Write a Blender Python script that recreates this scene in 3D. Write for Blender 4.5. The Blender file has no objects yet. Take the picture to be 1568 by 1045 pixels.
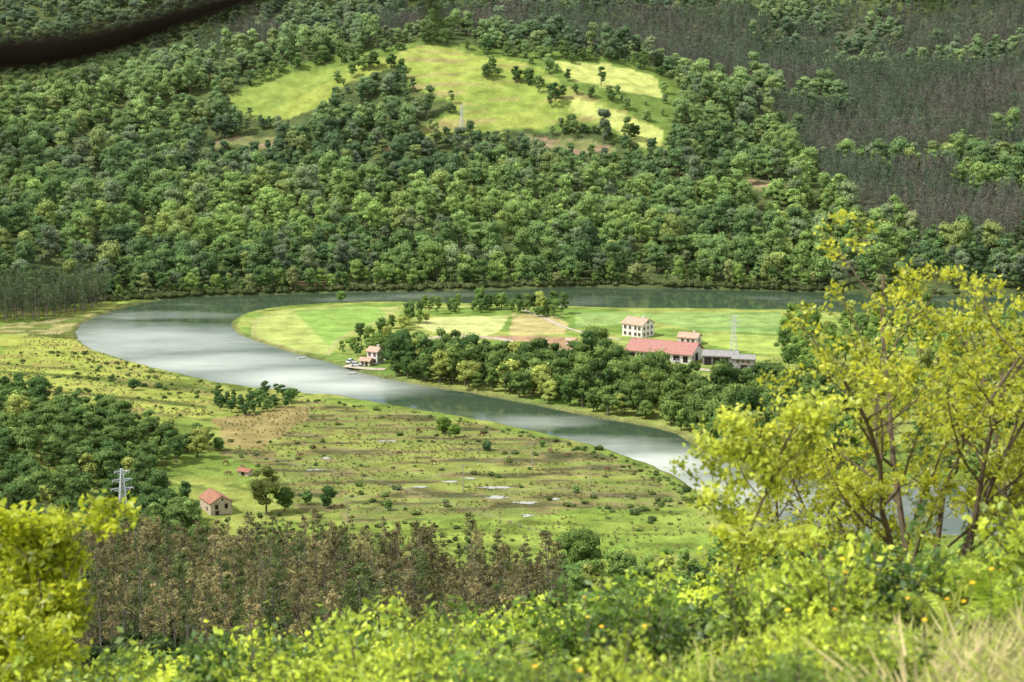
import bpy, math, random
import numpy as np
from mathutils import Vector, Matrix
random.seed(7); rng=np.random.default_rng(7)
sc=bpy.context.scene
# ------------------------------------------------------------------ camera
CAMZ=150.0; PITCH=math.radians(10.6); F=1568*70/36.0
cam_d=bpy.data.cameras.new('camera'); cam=bpy.data.objects.new('camera',cam_d); sc.collection.objects.link(cam)
cam.location=(0,0,CAMZ); cam.rotation_euler=(math.radians(90)-PITCH,0,0)
cam_d.lens=70; cam_d.sensor_width=36; cam_d.clip_start=0.1; cam_d.clip_end=20000
cam_d.dof.use_dof=True; cam_d.dof.focus_distance=600; cam_d.dof.aperture_fstop=3.2
sc.camera=cam
sc.view_settings.view_transform='Standard'; sc.view_settings.look='None'; sc.view_settings.exposure=0
# ------------------------------------------------------------------ noise
def _h(ix,iy,s):
    n=(ix.astype(np.int64)*374761393+iy.astype(np.int64)*668265263+s*1442695041)&0xffffffff
    n=((n^(n>>13))*1274126177)&0xffffffff
    return ((n^(n>>16))&0xffff)/65535.0
def vnoise(x,y,s=0):
    x=np.asarray(x,float);y=np.asarray(y,float)
    ix=np.floor(x);iy=np.floor(y);fx=x-ix;fy=y-iy
    fx=fx*fx*(3-2*fx);fy=fy*fy*(3-2*fy)
    a=_h(ix,iy,s);b=_h(ix+1,iy,s);c=_h(ix,iy+1,s);d=_h(ix+1,iy+1,s)
    return (a*(1-fx)+b*fx)*(1-fy)+(c*(1-fx)+d*fx)*fy
def fbm(x,y,s=0,o=4):
    t=0;a=.5;n=0
    for i in range(o):
        t=t+a*vnoise(x*2**i,y*2**i,s+i*17);n+=a;a*=.5
    return t/n
def ss(x,a,b):
    t=np.clip((x-a)/(b-a),0,1);return t*t*(3-2*t)
# ------------------------------------------------------------------ terrain height
NY=[-60,-20,0,8,15,22,30,40,60,150,300,400,465,500]
NZ=[170,155,148.3,145.6,143.3,140.9,137.4,131,121,85,43,21,3.5,0]
FX=[-400,-300,-230,-165,-116,-80,-50,0,60,85,120,155,235,320];FY=[845,860,882,908,922,928,934,941,942,939,931,921,908,900]
def Zland(X,Y):
    X=np.asarray(X,float);Y=np.asarray(Y,float)
    near=np.interp(Y,NY,NZ)
    nearf=1-ss(Y,30,90)
    near=near+X*0.17*nearf*ss(Y,-5,5)*np.clip(1-np.abs(X)/60,0,1)
    near=near+(fbm(X/40,Y/40,5)-.5)*10*ss(Y,60,150)*(1-ss(Y,380,480))
    foot=np.interp(X,FX,FY)
    d=Y-foot
    sp=np.where(d>0,d,0); sp=sp*sp/(sp+25)
    far=0.112*sp
    far=far+0.29*np.maximum(0,Y-1480-25)*ss(Y,1480,1560)
    top=230+60*(fbm(X/500+3,Y/600,9)-.5)
    far=np.where(far>top,top+(far-top)*0.08,far)
    far=far+47*np.exp(-((X+50)/190)**2-((Y-1385)/135)**2)
    far=far+16*np.exp(-((X-90)/120)**2-((Y-1330)/120)**2)
    far=far+34*np.exp(-((X-420)/170)**2-((Y-1480)/190)**2)
    far=far+20*np.exp(-((X+400)/120)**2-((Y-1400)/200)**2)
    und=(fbm(X/170,Y/170,21)-.5)*26+(fbm(X/60,Y/60,22)-.5)*9
    far=far+und*ss(d,10,160)
    left=15*np.exp(-((X+185)/62)**2-((Y-590)/75)**2)
    micro=(fbm(X/25,Y/14,30)-.5)*0.7
    return 0.9+near+far+left+micro*ss(Y,480,520)
def ray_dir(px,py):
    u=(px-784)/F; v=(522.5-py)/F
    return np.array([u, math.cos(PITCH)+v*math.sin(PITCH), -math.sin(PITCH)+v*math.cos(PITCH)])
def G(px,py,mn=60):
    d=ray_dir(px,py)
    t=np.concatenate([np.arange(mn,2600,3.0)])
    z=CAMZ+d[2]*t; g=Zland(d[0]*t,d[1]*t)
    k=np.argmax(z<g)
    if z[k]>=g[k]: k=len(t)-1
    a=t[max(k-1,0)];b=t[k]
    for _ in range(12):
        m=(a+b)/2
        if CAMZ+d[2]*m<Zland(d[0]*m,d[1]*m): b=m
        else: a=m
    return (d[0]*b,d[1]*b)
def P0(px,py):
    d=ray_dir(px,py);t=-CAMZ/d[2];return (d[0]*t,d[1]*t)
def polyG(l): return np.array([G(*p) for p in l])
def inpoly(X,Y,poly):
    c=np.zeros(X.shape,bool);n=len(poly);j=n-1
    for i in range(n):
        xi,yi=poly[i];xj,yj=poly[j]
        if yi!=yj:
            c^=((yi>Y)!=(yj>Y))&(X<(xj-xi)*(Y-yi)/(yj-yi)+xi)
        j=i
    return c
def pdist(X,Y,poly,closed=True):
    D=np.full(X.shape,1e9);n=len(poly)
    for i in range(n if closed else n-1):
        a=poly[i];b=poly[(i+1)%n];e=b-a;L=max(e@e,1e-9)
        t=np.clip(((X-a[0])*e[0]+(Y-a[1])*e[1])/L,0,1)
        D=np.minimum(D,np.hypot(X-a[0]-t*e[0],Y-a[1]-t*e[1]))
    return D
def smoothpoly(p,it=2):
    p=np.array(p)
    for _ in range(it):
        q=np.roll(p,-1,0);p=np.stack([p*.75+q*.25,p*.25+q*.75],1).reshape(-1,2)
    return p
RIV=[(1900,462),(1568,456),(1300,449),(1000,441),(880,439),(800,443),(620,447),(520,448),(400,452),(300,455),(240,460),(190,470),(150,483),(118,500),(113,514),(125,528),(160,545),(210,558),(260,572),(330,588),(400,598),(450,601),(475,606),(510,606),(560,615),(600,622),(660,632),(740,645),(800,657),(860,672),(900,682),(950,697),(1000,715),(1040,735),(1075,762),(1120,795),(1200,815),(1400,822),(1900,830),
 (1900,745),(1400,742),(1200,735),(1120,715),(1070,685),(1040,664),(980,650),(900,637),(850,626),(780,612),(700,598),(640,590),(590,579),(560,572),(520,560),(480,548),(430,535),(380,518),(355,505),(357,491),(380,480),(430,470),(520,465),(620,464),(700,467),(780,468),(860,471),(1000,474),(1190,475),(1300,480),(1568,490),(1900,500)]
river=smoothpoly([P0(*p) for p in RIV],2)
def rsdf(X,Y):
    D=np.full(X.shape,200.0)
    m=(Y>480)&(Y<1020)
    d=pdist(X[m],Y[m],river); d=np.where(inpoly(X[m],Y[m],river),-d,d); D[m]=d
    return D
# ------------------------------------------------------------------ regions (view outlines ray-cast onto the ground)
K1=polyG([(350,146),(400,127),(480,106),(560,92),(600,88),(625,96),(600,104),(560,118),(520,134),(500,160),(440,184),(390,182),(352,164)])
K2=polyG([(600,84),(640,70),(700,76),(780,92),(830,106),(860,130),(905,150),(960,172),(1012,196),(1015,222),(990,228),(930,194),(870,182),(842,196),(760,200),(700,203),(640,212),(632,205),(700,172),(690,155),(630,134),(622,110)])
K3=polyG([(845,94),(930,98),(1005,120),(1015,150),(960,142),(880,125)])
K4=polyG([(880,150),(960,176),(1015,200),(1012,225),(985,226),(930,190),(870,165)])
S1=polyG([(300,238),(330,216),(372,208),(425,214),(440,226),(400,228),(365,220),(330,230)])
S2=polyG([(800,206),(870,210),(945,226),(945,236),(880,234),(810,222)])
S3=polyG([(1135,270),(1205,286),(1205,298),(1150,292)])
S4=polyG([(570,230),(640,214),(655,220),(600,236)])
PINE=polyG([(380,4),(390,40),(330,70),(330,95),(420,78),(470,68),(560,62),(640,50),(760,56),(880,70),(1000,92),(1100,140),(1190,185),(1260,255),(1300,330),(1420,372),(1568,385),(1750,380),(1750,4)])
KIN=polyG([(355,148),(400,112),(480,92),(560,78),(640,64),(780,76),(900,84),(1010,105),(1050,130),(1040,160),(1025,235),(980,235),(900,196),(840,200),(640,214),(632,205),(690,165),(630,130),(622,96),(480,106)])
FA=polyG([(385,492),(430,476),(520,470),(612,470),(590,490),(550,505),(520,522),(505,545),(440,535),(385,515)])
FB=polyG([(640,498),(655,487),(780,484),(765,508),(740,516),(660,508)])
FC=polyG([(735,515),(800,514),(885,518),(890,535),(850,542),(800,528)])
FD=polyG([(880,477),(1000,480),(1195,478),(1195,512),(1060,506),(1000,492),(880,503)])
FE=polyG([(1060,510),(1210,516),(1210,545),(1150,540),(1085,528)])
FT=polyG([(785,480),(850,484),(870,495),(865,512),(780,514)])
MARSH=polyG([(340,640),(470,612),(640,632),(800,662),(900,690),(1060,760),(1060,775),(900,775),(800,800),(650,790),(560,800),(470,780),(360,700)])
REED=polyG([(335,640),(440,622),(480,622),(470,645),(430,665),(400,690),(340,680)])
NEARG=polyG([(380,800),(560,805),(900,785),(1070,775),(1100,830),(960,860),(700,870),(500,850)])
TERR=polyG([(0,500),(110,510),(250,572),(330,592),(320,625),(330,640),(200,640),(60,622),(0,600)])
T1=polyG([(583,562),(600,550),(680,556),(760,562),(860,572),(900,560),(960,566),(1010,582),(1080,590),(1190,600),(1300,620),(1300,720),(1200,725),(1120,705),(1060,678),(1000,655),(900,636),(780,611),(680,596),(600,580)])
NOTREE=polyG([(940,500),(1100,500),(1180,572),(1175,606),(1080,612),(1000,596),(950,574)])
T3=polyG([(1200,492),(1300,494),(1700,505),(1700,740),(1300,735),(1300,600),(1215,590),(1190,545)])
T2s=[polyG([(600,476),(640,470),(760,470),(860,474),(862,490),(800,482),(700,480),(640,484)]),polyG([(520,545),(560,515),(640,488),(660,492),(600,525),(585,550),(560,548)])]
L1=polyG([(-200,640),(0,636),(60,626),(150,644),(220,664),(290,682),(332,692),(300,706),(240,720),(230,745),(290,772),(305,812),(330,850),(-250,850)])
L2=[polyG([(330,612),(400,606),(460,606),(440,625),(380,640),(330,632)]),polyG([(0,592),(40,596),(70,618),(0,628)])]
LC=polyG([(-150,450),(60,452),(140,455),(165,463),(130,480),(60,492),(-150,500)])
BANK=polyG([(0,498),(60,492),(160,478),(260,458),(240,468),(150,487),(112,503),(90,512),(0,512)])
P1=polyG([(-100,836),(60,838),(150,850),(330,872),(500,888),(700,898),(830,910),(870,935),(840,1010),(700,1050),(-150,1050)])
SUN_AZ=math.radians(-108); SUN_EL=math.radians(52)
# ------------------------------------------------------------------ mesh helpers
CUBE_F=np.array([[0,3,2,1],[4,5,6,7],[0,1,5,4],[1,2,6,5],[2,3,7,6],[3,0,4,7]])
class MB:
    def __init__(s): s.V=[];s.Fc=[];s.M=[];s.L=[];s.n=0
    def add(s,V,Fq,m=0,lv=.5):
        V=np.asarray(V,float).reshape(-1,3);Fq=np.asarray(Fq,int).reshape(-1,4)
        s.V.append(V);s.Fc.append(Fq+s.n);s.n+=len(V)
        s.M.append(np.full(len(Fq),m));s.L.append(np.broadcast_to(np.asarray(lv,float),(len(Fq),)).copy())
    def box(s,c,sz,m=0,rz=0):
        x,y,z=[q/2 for q in sz]
        V=np.array([[-x,-y,-z],[x,-y,-z],[x,y,-z],[-x,y,-z],[-x,-y,z],[x,-y,z],[x,y,z],[-x,y,z]])
        if rz: ca,sa=math.cos(rz),math.sin(rz);V=V@np.array([[ca,sa,0],[-sa,ca,0],[0,0,1]])
        s.add(V+np.array(c),CUBE_F,m)
    def tube(s,pts,rad,m=0,k=6,lv=.5):
        pts=np.asarray(pts,float);n=len(pts);rad=np.broadcast_to(np.asarray(rad,float),(n,))
        T=np.gradient(pts,axis=0);T/=np.linalg.norm(T,axis=1)[:,None]+1e-9
        up=np.where(np.abs(T[:,2:3])>.9,np.array([[1.,0,0]]),np.array([[0,0,1.]]))
        A=np.cross(T,up);A/=np.linalg.norm(A,axis=1)[:,None]+1e-9;B=np.cross(T,A)
        an=np.arange(k)/k*2*math.pi
        V=(pts[:,None,:]+rad[:,None,None]*(np.cos(an)[None,:,None]*A[:,None,:]+np.sin(an)[None,:,None]*B[:,None,:])).reshape(-1,3)
        i,j=np.meshgrid(np.arange(n-1),np.arange(k),indexing='ij');a=i*k+j;b=i*k+(j+1)%k
        s.add(V,np.stack([a,b,b+k,a+k],-1).reshape(-1,4),m,lv)
    def leaves(s,C,N,size,m=1,lv=.5,asp=.55,fold=0.0):
        C=np.asarray(C,float);n=len(C);N=np.asarray(N,float)
        N=N/(np.linalg.norm(N,axis=1)[:,None]+1e-9)
        R=rng.normal(size=(n,3));T=np.cross(N,R);T/=np.linalg.norm(T,axis=1)[:,None]+1e-9;B=np.cross(N,T)
        size=np.broadcast_to(np.asarray(size,float),(n,))[:,None]
        V=np.stack([C+T*size,C+B*size*asp-N*fold*size,C-T*size,C-B*size*asp-N*fold*size],1).reshape(-1,3)
        Fq=np.arange(n*4).reshape(-1,4);s.add(V,Fq,m,lv)
    def mesh(s,name,mats,smooth=False):
        V=np.concatenate(s.V);Fq=np.concatenate(s.Fc);me=bpy.data.meshes.new(name)
        me.vertices.add(len(V));me.vertices.foreach_set('co',V.ravel().astype(np.float32))
        me.loops.add(Fq.size);me.loops.foreach_set('vertex_index',Fq.ravel().astype(np.int32))
        me.polygons.add(len(Fq));me.polygons.foreach_set('loop_start',np.arange(0,Fq.size,4).astype(np.int32))
        for m in mats: me.materials.append(m)
        me.polygons.foreach_set('material_index',np.concatenate(s.M).astype(np.int32))
        me.polygons.foreach_set('use_smooth',np.full(len(Fq),bool(smooth)))
        me.update(calc_edges=True)
        a=me.attributes.new('lv','FLOAT','FACE');a.data.foreach_set('value',np.concatenate(s.L).astype(np.float32))
        return me
    def obj(s,name,mats,parent=None,loc=(0,0,0),rz=0,smooth=False):
        o=bpy.data.objects.new(name,s.mesh(name,mats,smooth));sc.collection.objects.link(o)
        o.location=loc;o.rotation_euler=(0,0,rz)
        if parent: o.parent=parent
        return o
def csphere(n=4):
    V=[];Fq=[]
    for ax in range(3):
        for sg in (-1,1):
            b=len(V)
            for i in range(n+1):
                for j in range(n+1):
                    p=[0,0,0];p[ax]=sg;p[(ax+1)%3]=(2*i/n-1);p[(ax+2)%3]=(2*j/n-1)*sg
                    V.append(p)
            for i in range(n):
                for j in range(n):
                    a=b+i*(n+1)+j;Fq.append([a,a+n+1,a+n+2,a+1])
    V=np.array(V,float);V/=np.linalg.norm(V,axis=1)[:,None];return V,np.array(Fq)
CS=csphere(3)
# ------------------------------------------------------------------ materials
def newmat(name):
    m=bpy.data.materials.new(name);m.use_nodes=True;nt=m.node_tree;nt.nodes.clear()
    o=nt.nodes.new('ShaderNodeOutputMaterial');return m,nt,o
def nd(nt,t,**k):
    n=nt.nodes.new(t)
    for a,b in k.items(): setattr(n,a,b)
    return n
def mulc(nt,a,b):
    n=nd(nt,'ShaderNodeMix',data_type='RGBA',blend_type='MULTIPLY');n.inputs[0].default_value=1
    nt.links.new(a,n.inputs[6]);nt.links.new(b,n.inputs[7]);return n.outputs[2]
def mr(nt,v,a,b,lo=0,hi=1):
    n=nd(nt,'ShaderNodeMapRange');nt.links.new(v,n.inputs[0])
    n.inputs[1].default_value=lo;n.inputs[2].default_value=hi;n.inputs[3].default_value=a;n.inputs[4].default_value=b;return n.outputs[0]
def noise(nt,scale,detail=4,vec=None,rough=.55):
    n=nd(nt,'ShaderNodeTexNoise');n.inputs['Scale'].default_value=scale;n.inputs['Detail'].default_value=detail;n.inputs['Roughness'].default_value=rough
    if vec is None: vec=nd(nt,'ShaderNodeNewGeometry').outputs['Position']
    nt.links.new(vec,n.inputs['Vector']);return n.outputs['Fac']
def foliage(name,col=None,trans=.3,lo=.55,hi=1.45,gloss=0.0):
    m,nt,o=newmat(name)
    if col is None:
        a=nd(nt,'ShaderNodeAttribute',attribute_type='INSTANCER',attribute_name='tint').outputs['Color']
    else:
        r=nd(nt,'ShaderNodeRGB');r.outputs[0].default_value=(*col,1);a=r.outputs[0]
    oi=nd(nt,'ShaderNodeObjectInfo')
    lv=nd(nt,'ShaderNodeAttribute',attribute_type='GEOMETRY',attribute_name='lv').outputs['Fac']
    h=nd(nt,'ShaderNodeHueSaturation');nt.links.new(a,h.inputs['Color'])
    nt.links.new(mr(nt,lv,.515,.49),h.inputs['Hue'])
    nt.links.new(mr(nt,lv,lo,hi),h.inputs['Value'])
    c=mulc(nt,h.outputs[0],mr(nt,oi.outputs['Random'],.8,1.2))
    d=nd(nt,'ShaderNodeBsdfDiffuse');nt.links.new(c,d.inputs[0]);out=d.outputs[0]
    if trans>0:
        t=nd(nt,'ShaderNodeBsdfTranslucent');mx=nd(nt,'ShaderNodeMixShader')
        h2=nd(nt,'ShaderNodeHueSaturation');h2.inputs['Hue'].default_value=.487;h2.inputs['Value'].default_value=1.5;nt.links.new(c,h2.inputs['Color'])
        nt.links.new(h2.outputs[0],t.inputs[0]);mx.inputs[0].default_value=trans
        nt.links.new(d.outputs[0],mx.inputs[1]);nt.links.new(t.outputs[0],mx.inputs[2]);out=mx.outputs[0]
    if gloss:
        g=nd(nt,'ShaderNodeBsdfGlossy');g.inputs['Roughness'].default_value=.45;m2=nd(nt,'ShaderNodeMixShader');m2.inputs[0].default_value=gloss
        nt.links.new(out,m2.inputs[1]);nt.links.new(g.outputs[0],m2.inputs[2]);out=m2.outputs[0]
    nt.links.new(out,o.inputs[0]);return m
def solid(name,col,rough=.8,var=.25,scale=1.5,metal=0,bump=.1,col2=None,spec=.3):
    m,nt,o=newmat(name);b=nd(nt,'ShaderNodeBsdfPrincipled');b.inputs['Roughness'].default_value=rough;b.inputs['Metallic'].default_value=metal;b.inputs['Specular IOR Level'].default_value=spec
    tc=nd(nt,'ShaderNodeTexCoord').outputs['Object']
    f=noise(nt,scale,5,tc)
    mx=nd(nt,'ShaderNodeMix',data_type='RGBA');nt.links.new(mr(nt,f,0,1,.3,.7),mx.inputs[0])
    mx.inputs[6].default_value=(*[c*(1-var) for c in (col)],1);c2=col2 or [min(c*(1+var),.9) for c in col];mx.inputs[7].default_value=(*c2,1)
    nt.links.new(mx.outputs[2],b.inputs['Base Color'])
    if bump:
        bp=nd(nt,'ShaderNodeBump');bp.inputs['Strength'].default_value=bump;nt.links.new(noise(nt,scale*5,3,tc),bp.inputs['Height']);nt.links.new(bp.outputs[0],b.inputs['Normal'])
    nt.links.new(b.outputs[0],o.inputs[0]);return m
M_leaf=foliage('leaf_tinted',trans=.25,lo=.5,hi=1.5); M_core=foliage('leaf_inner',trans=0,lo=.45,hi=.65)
M_bark=solid('bark',(.14,.115,.08),.9,.4,4); M_barkg=solid('bark_pine',(.19,.165,.135),.9,.35,3)
# ------------------------------------------------------------------ terrain mesh
ys=np.concatenate([np.arange(-40,60,.5),np.arange(60,460,4),np.arange(460,965,1.5),np.arange(965,1760,3),np.geomspace(1760,9000,90)])
nt_=620; ts=np.linspace(-1,1,nt_)
YY=np.repeat(ys[:,None],nt_,1); XX=ts[None,:]*(0.33*np.maximum(YY,0)+45)
Zg=Zland(XX,YY); SD=rsdf(XX,YY)
Zt=np.where(SD<200,-1.6+(Zg+1.6)*ss(SD+ (fbm(XX/6,YY/6,44)-.5)*2.5,-4,2.0),Zg)
def paint(X,Y,sd):
    C=np.zeros(X.shape+(3,))
    n1=fbm(X/30,Y/18,61);n2=fbm(X/9,Y/5,62);n3=fbm(X/90,Y/60,63);nm=fbm(X/14,Y/3.2,66)
    def setc(m,c,w=1.0):
        w=np.broadcast_to(w,X.shape)[m][:,None];C[m]=C[m]*(1-w)+np.array(c)*w
    allm=np.ones(X.shape,bool)
    setc(allm,(.155,.22,.045)); setc(allm,(.25,.28,.07),ss(n1,.45,.62)); setc(allm,(.085,.12,.03),ss(n2,.58,.68)*.8)
    e=(fbm(X/10,Y/10,70)-.5)*8
    def inp(p,j=0): return inpoly(X+e*j,Y+e*j,p)
    m=inp(MARSH,1.5)
    setc(m,(.17,.205,.055)); setc(m,(.20,.155,.075),ss(nm,.47,.58)*.85); setc(m,(.075,.085,.035),ss(nm,.58,.66)*.85);setc(m,(.24,.27,.065),ss(n1,.5,.6)*.6*(nm<.52))
    m=inp(NEARG,1);setc(m,(.20,.28,.05),.65);setc(m,(.10,.13,.03),ss(nm,.58,.66)*.7)
    m=inp(REED,1);setc(m,(.27,.21,.09),.8)
    m=inp(TERR,1);setc(m,(.29,.32,.07),.8)
    tl=vnoise(X/60+5,(Y+X*.35)/7.0,71);setc(m,(.08,.11,.03),ss(tl,.55,.75)*.9);setc(m,(.28,.22,.09),ss(n2,.55,.65)*.6)
    m=inp(BANK,.3);setc(m,(.30,.27,.12),.9);setc(m,(.12,.15,.04),ss(n2,.48,.56))
    pen=(Y>600)&(sd<200)&inpoly(X,Y,polyG([(355,505),(375,481),(520,465),(620,464),(860,471),(1190,475),(1568,490),(1900,500),(1900,745),(1120,715),(1040,664),(780,612),(600,580),(430,535)]))
    setc(pen,(.26,.30,.08));setc(pen,(.15,.23,.05),ss(n1,.5,.6))
    m=inp(FA);setc(m,(.21,.32,.075));st=vnoise((X*.9+Y*.25)/9,Y*0+3,72);setc(m,(.35,.38,.12),ss(st,.45,.6)*.8)
    ed=pdist(X,Y,FA) ;setc(m&(ed<2),(.3,.3,.12),.8)
    m=inp(FB);setc(m,(.42,.44,.17));m=inp(FT);setc(m,(.38,.33,.14));st=vnoise((X-Y*.3)/2.5,Y*0,73);setc(m,(.2,.24,.07),ss(st,.5,.7)*.7)
    m=inp(FC);setc(m,(.33,.22,.13));m=inp(FD);setc(m,(.17,.27,.08));setc(m,(.26,.35,.11),ss(vnoise(X*0,Y/6,74),.45,.6)*.6)
    m=inp(FE);setc(m,(.30,.37,.09))
    setc((sd>-9)&(sd<1.5)&(Y<935),(.13,.13,.055),.7)
    # far hill
    foot=np.interp(X,FX,FY);fh=(Y>foot-6)|((Y>903)&(X>-165)&(sd>-3)&(sd<200))
    setc(fh,(.07,.095,.035));setc(fh,(.12,.14,.05),ss(n2,.5,.6)*.5);pm=fh&inp(PINE,2);setc(pm,(.09,.105,.06));setc(Y>1740,(.09,.095,.045))
    m=inp(KIN,1);setc(m,(.13,.19,.045));k=ss(fbm(X/20,Y/20,80),.4,.6)
    m=inp(K1,.4);setc(m,(.20,.26,.06));setc(m,(.28,.31,.07),k*.6)
    m=inp(K2,.4);setc(m,(.22,.28,.06));setc(m,(.30,.33,.08),k*.6);st=fbm(X/50,Y/5,83);setc(m,(.27,.22,.10),ss(st,.52,.62)*.7)
    m=inp(K3,.4)|inp(K4,.4);setc(m,(.40,.43,.13))
    for S in (S1,S2,S3,S4): setc(inp(S,.8),(.33,.22,.15),.85);setc(inp(S,.8),(.15,.18,.06),ss(n2,.42,.52)*.85)
    setc((sd<-1.0),(.05,.05,.03))
    # near slopes
    setc(Y<478,(.06,.07,.025));setc((Y<55),(.13,.16,.04));setc(Y<55,(.30,.25,.14),ss(fbm(X/1.2,Y/1.2,90),.45,.55)*.8)
    return C
COL=paint(XX,YY,SD)
nr=len(ys);V=np.stack([XX,YY,Zt],-1).reshape(-1,3)
idx=np.arange(nr*nt_).reshape(nr,nt_)
Fq=np.stack([idx[:-1,:-1],idx[:-1,1:],idx[1:,1:],idx[1:,:-1]],-1).reshape(-1,4)
m,nt,o=newmat('ground_cover')
at=nd(nt,'ShaderNodeAttribute',attribute_name='Col').outputs['Color']
pos=nd(nt,'ShaderNodeNewGeometry').outputs['Position']
c=mulc(nt,at,mr(nt,noise(nt,.12,5,pos),.7,1.3,.3,.7));c=mulc(nt,c,mr(nt,noise(nt,1.3,5,pos,.7),.65,1.35,.3,.7));c=mulc(nt,c,mr(nt,noise(nt,9,3,pos),.75,1.25,.3,.7))
b=nd(nt,'ShaderNodeBsdfDiffuse')
nt.links.new(c,b.inputs['Color']);bp=nd(nt,'ShaderNodeBump');bp.inputs['Strength'].default_value=.6;bp.inputs['Distance'].default_value=.3
nt.links.new(noise(nt,.9,6,pos,.7),bp.inputs['Height']);nt.links.new(bp.outputs[0],b.inputs['Normal']);nt.links.new(b.outputs[0],o.inputs[0])
tb=MB();tb.add(V,Fq);me=tb.mesh('ground',[m],True)
ca=me.attributes.new('Col','FLOAT_COLOR','POINT');ca.data.foreach_set('color',np.concatenate([COL.reshape(-1,3),np.ones((len(V),1))],1).astype(np.float32).ravel())
g=bpy.data.objects.new('ground_terrain',me);sc.collection.objects.link(g)
# ------------------------------------------------------------------ water (rougher patches carry bright sky reflection painted into the base colour)
m,nt,o=newmat('river_water');b=nd(nt,'ShaderNodeBsdfPrincipled')
pos=nd(nt,'ShaderNodeNewGeometry').outputs['Position']
mp=nd(nt,'ShaderNodeMapping');mp.inputs['Scale'].default_value=(.012,.03,1);mp.inputs['Rotation'].default_value=(0,0,.25);nt.links.new(pos,mp.inputs[0])
wind_sheen=noise(nt,1,6,mp.outputs[0],.6)
b.inputs['IOR'].default_value=1.33
at2=nd(nt,'ShaderNodeAttribute',attribute_name='wind_sheen').outputs['Fac']
ad=nd(nt,'ShaderNodeMath',operation='ADD');nt.links.new(at2,ad.inputs[0]);nt.links.new(mr(nt,wind_sheen,-.28,.28,.3,.7),ad.inputs[1])
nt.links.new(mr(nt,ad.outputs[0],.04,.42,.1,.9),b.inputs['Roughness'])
mx=nd(nt,'ShaderNodeMix',data_type='RGBA');nt.links.new(mr(nt,ad.outputs[0],0,1,.15,1.15),mx.inputs[0]);mx.inputs[6].default_value=(.05,.08,.045,1);mx.inputs[7].default_value=(.50,.54,.47,1);nt.links.new(mx.outputs[2],b.inputs['Base Color'])  # pale end imitates sky glare in the colour itself
mp2=nd(nt,'ShaderNodeMapping');mp2.inputs['Scale'].default_value=(.35,.9,1);nt.links.new(pos,mp2.inputs[0])
bp=nd(nt,'ShaderNodeBump');bp.inputs['Distance'].default_value=.08;nt.links.new(mr(nt,ad.outputs[0],.10,.8,.1,.9),bp.inputs['Strength']);nt.links.new(noise(nt,1,4,mp2.outputs[0]),bp.inputs['Height']);nt.links.new(bp.outputs[0],b.inputs['Normal'])
nt.links.new(b.outputs[0],o.inputs[0])
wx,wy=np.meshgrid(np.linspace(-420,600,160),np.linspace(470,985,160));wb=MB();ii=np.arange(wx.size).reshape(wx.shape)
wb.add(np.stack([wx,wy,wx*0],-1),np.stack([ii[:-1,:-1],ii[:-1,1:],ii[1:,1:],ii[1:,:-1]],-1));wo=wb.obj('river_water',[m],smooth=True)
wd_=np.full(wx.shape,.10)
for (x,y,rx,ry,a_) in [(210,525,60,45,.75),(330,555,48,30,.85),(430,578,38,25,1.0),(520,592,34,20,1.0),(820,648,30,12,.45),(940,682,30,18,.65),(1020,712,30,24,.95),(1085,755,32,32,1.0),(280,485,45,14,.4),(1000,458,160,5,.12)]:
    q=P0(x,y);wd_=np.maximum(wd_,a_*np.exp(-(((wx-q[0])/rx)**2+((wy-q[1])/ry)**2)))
a=wo.data.attributes.new('wind_sheen','FLOAT','POINT');a.data.foreach_set('value',wd_.ravel().astype(np.float32))
# marsh pools
pb=MB()
for (x,y,w,h) in [(758,747,60,3),(760,762,36,4),(805,770,36,3),(640,746,26,2),(590,676,30,2),(480,720,30,2),(808,790,20,3),(500,702,20,2),(690,738,24,2),(850,765,18,2),(720,733,18,2)]:
    X,Y=G(x,y);sx_=w/2*Y/F;sy=h/2*Y/F/.2
    n=24;an=np.arange(n)/n*2*math.pi;r=.5+1.0*np.array([random.random() for _ in an]);r=(r+np.roll(r,1))/2
    px=X+np.cos(an)*sx_*r;py=Y+np.sin(an)*sy*r;z=float(Zland(px,py).max())+.04
    for i in range(n//2-1):
        q=[i,i+1,n-2-i,n-1-i];pb.add([[px[k],py[k],z] for k in q],[[0,1,2,3]])
m,nt,o=newmat('pool_water');b=nd(nt,'ShaderNodeBsdfPrincipled');b.inputs['Base Color'].default_value=(.36,.36,.30,1);b.inputs['Roughness'].default_value=.35
bp=nd(nt,'ShaderNodeBump');bp.inputs['Strength'].default_value=.5;nt.links.new(noise(nt,1.2,3),bp.inputs['Height']);nt.links.new(bp.outputs[0],b.inputs['Normal']);nt.links.new(b.outputs[0],o.inputs[0])
pb.obj('marsh_pools',[m])
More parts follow.
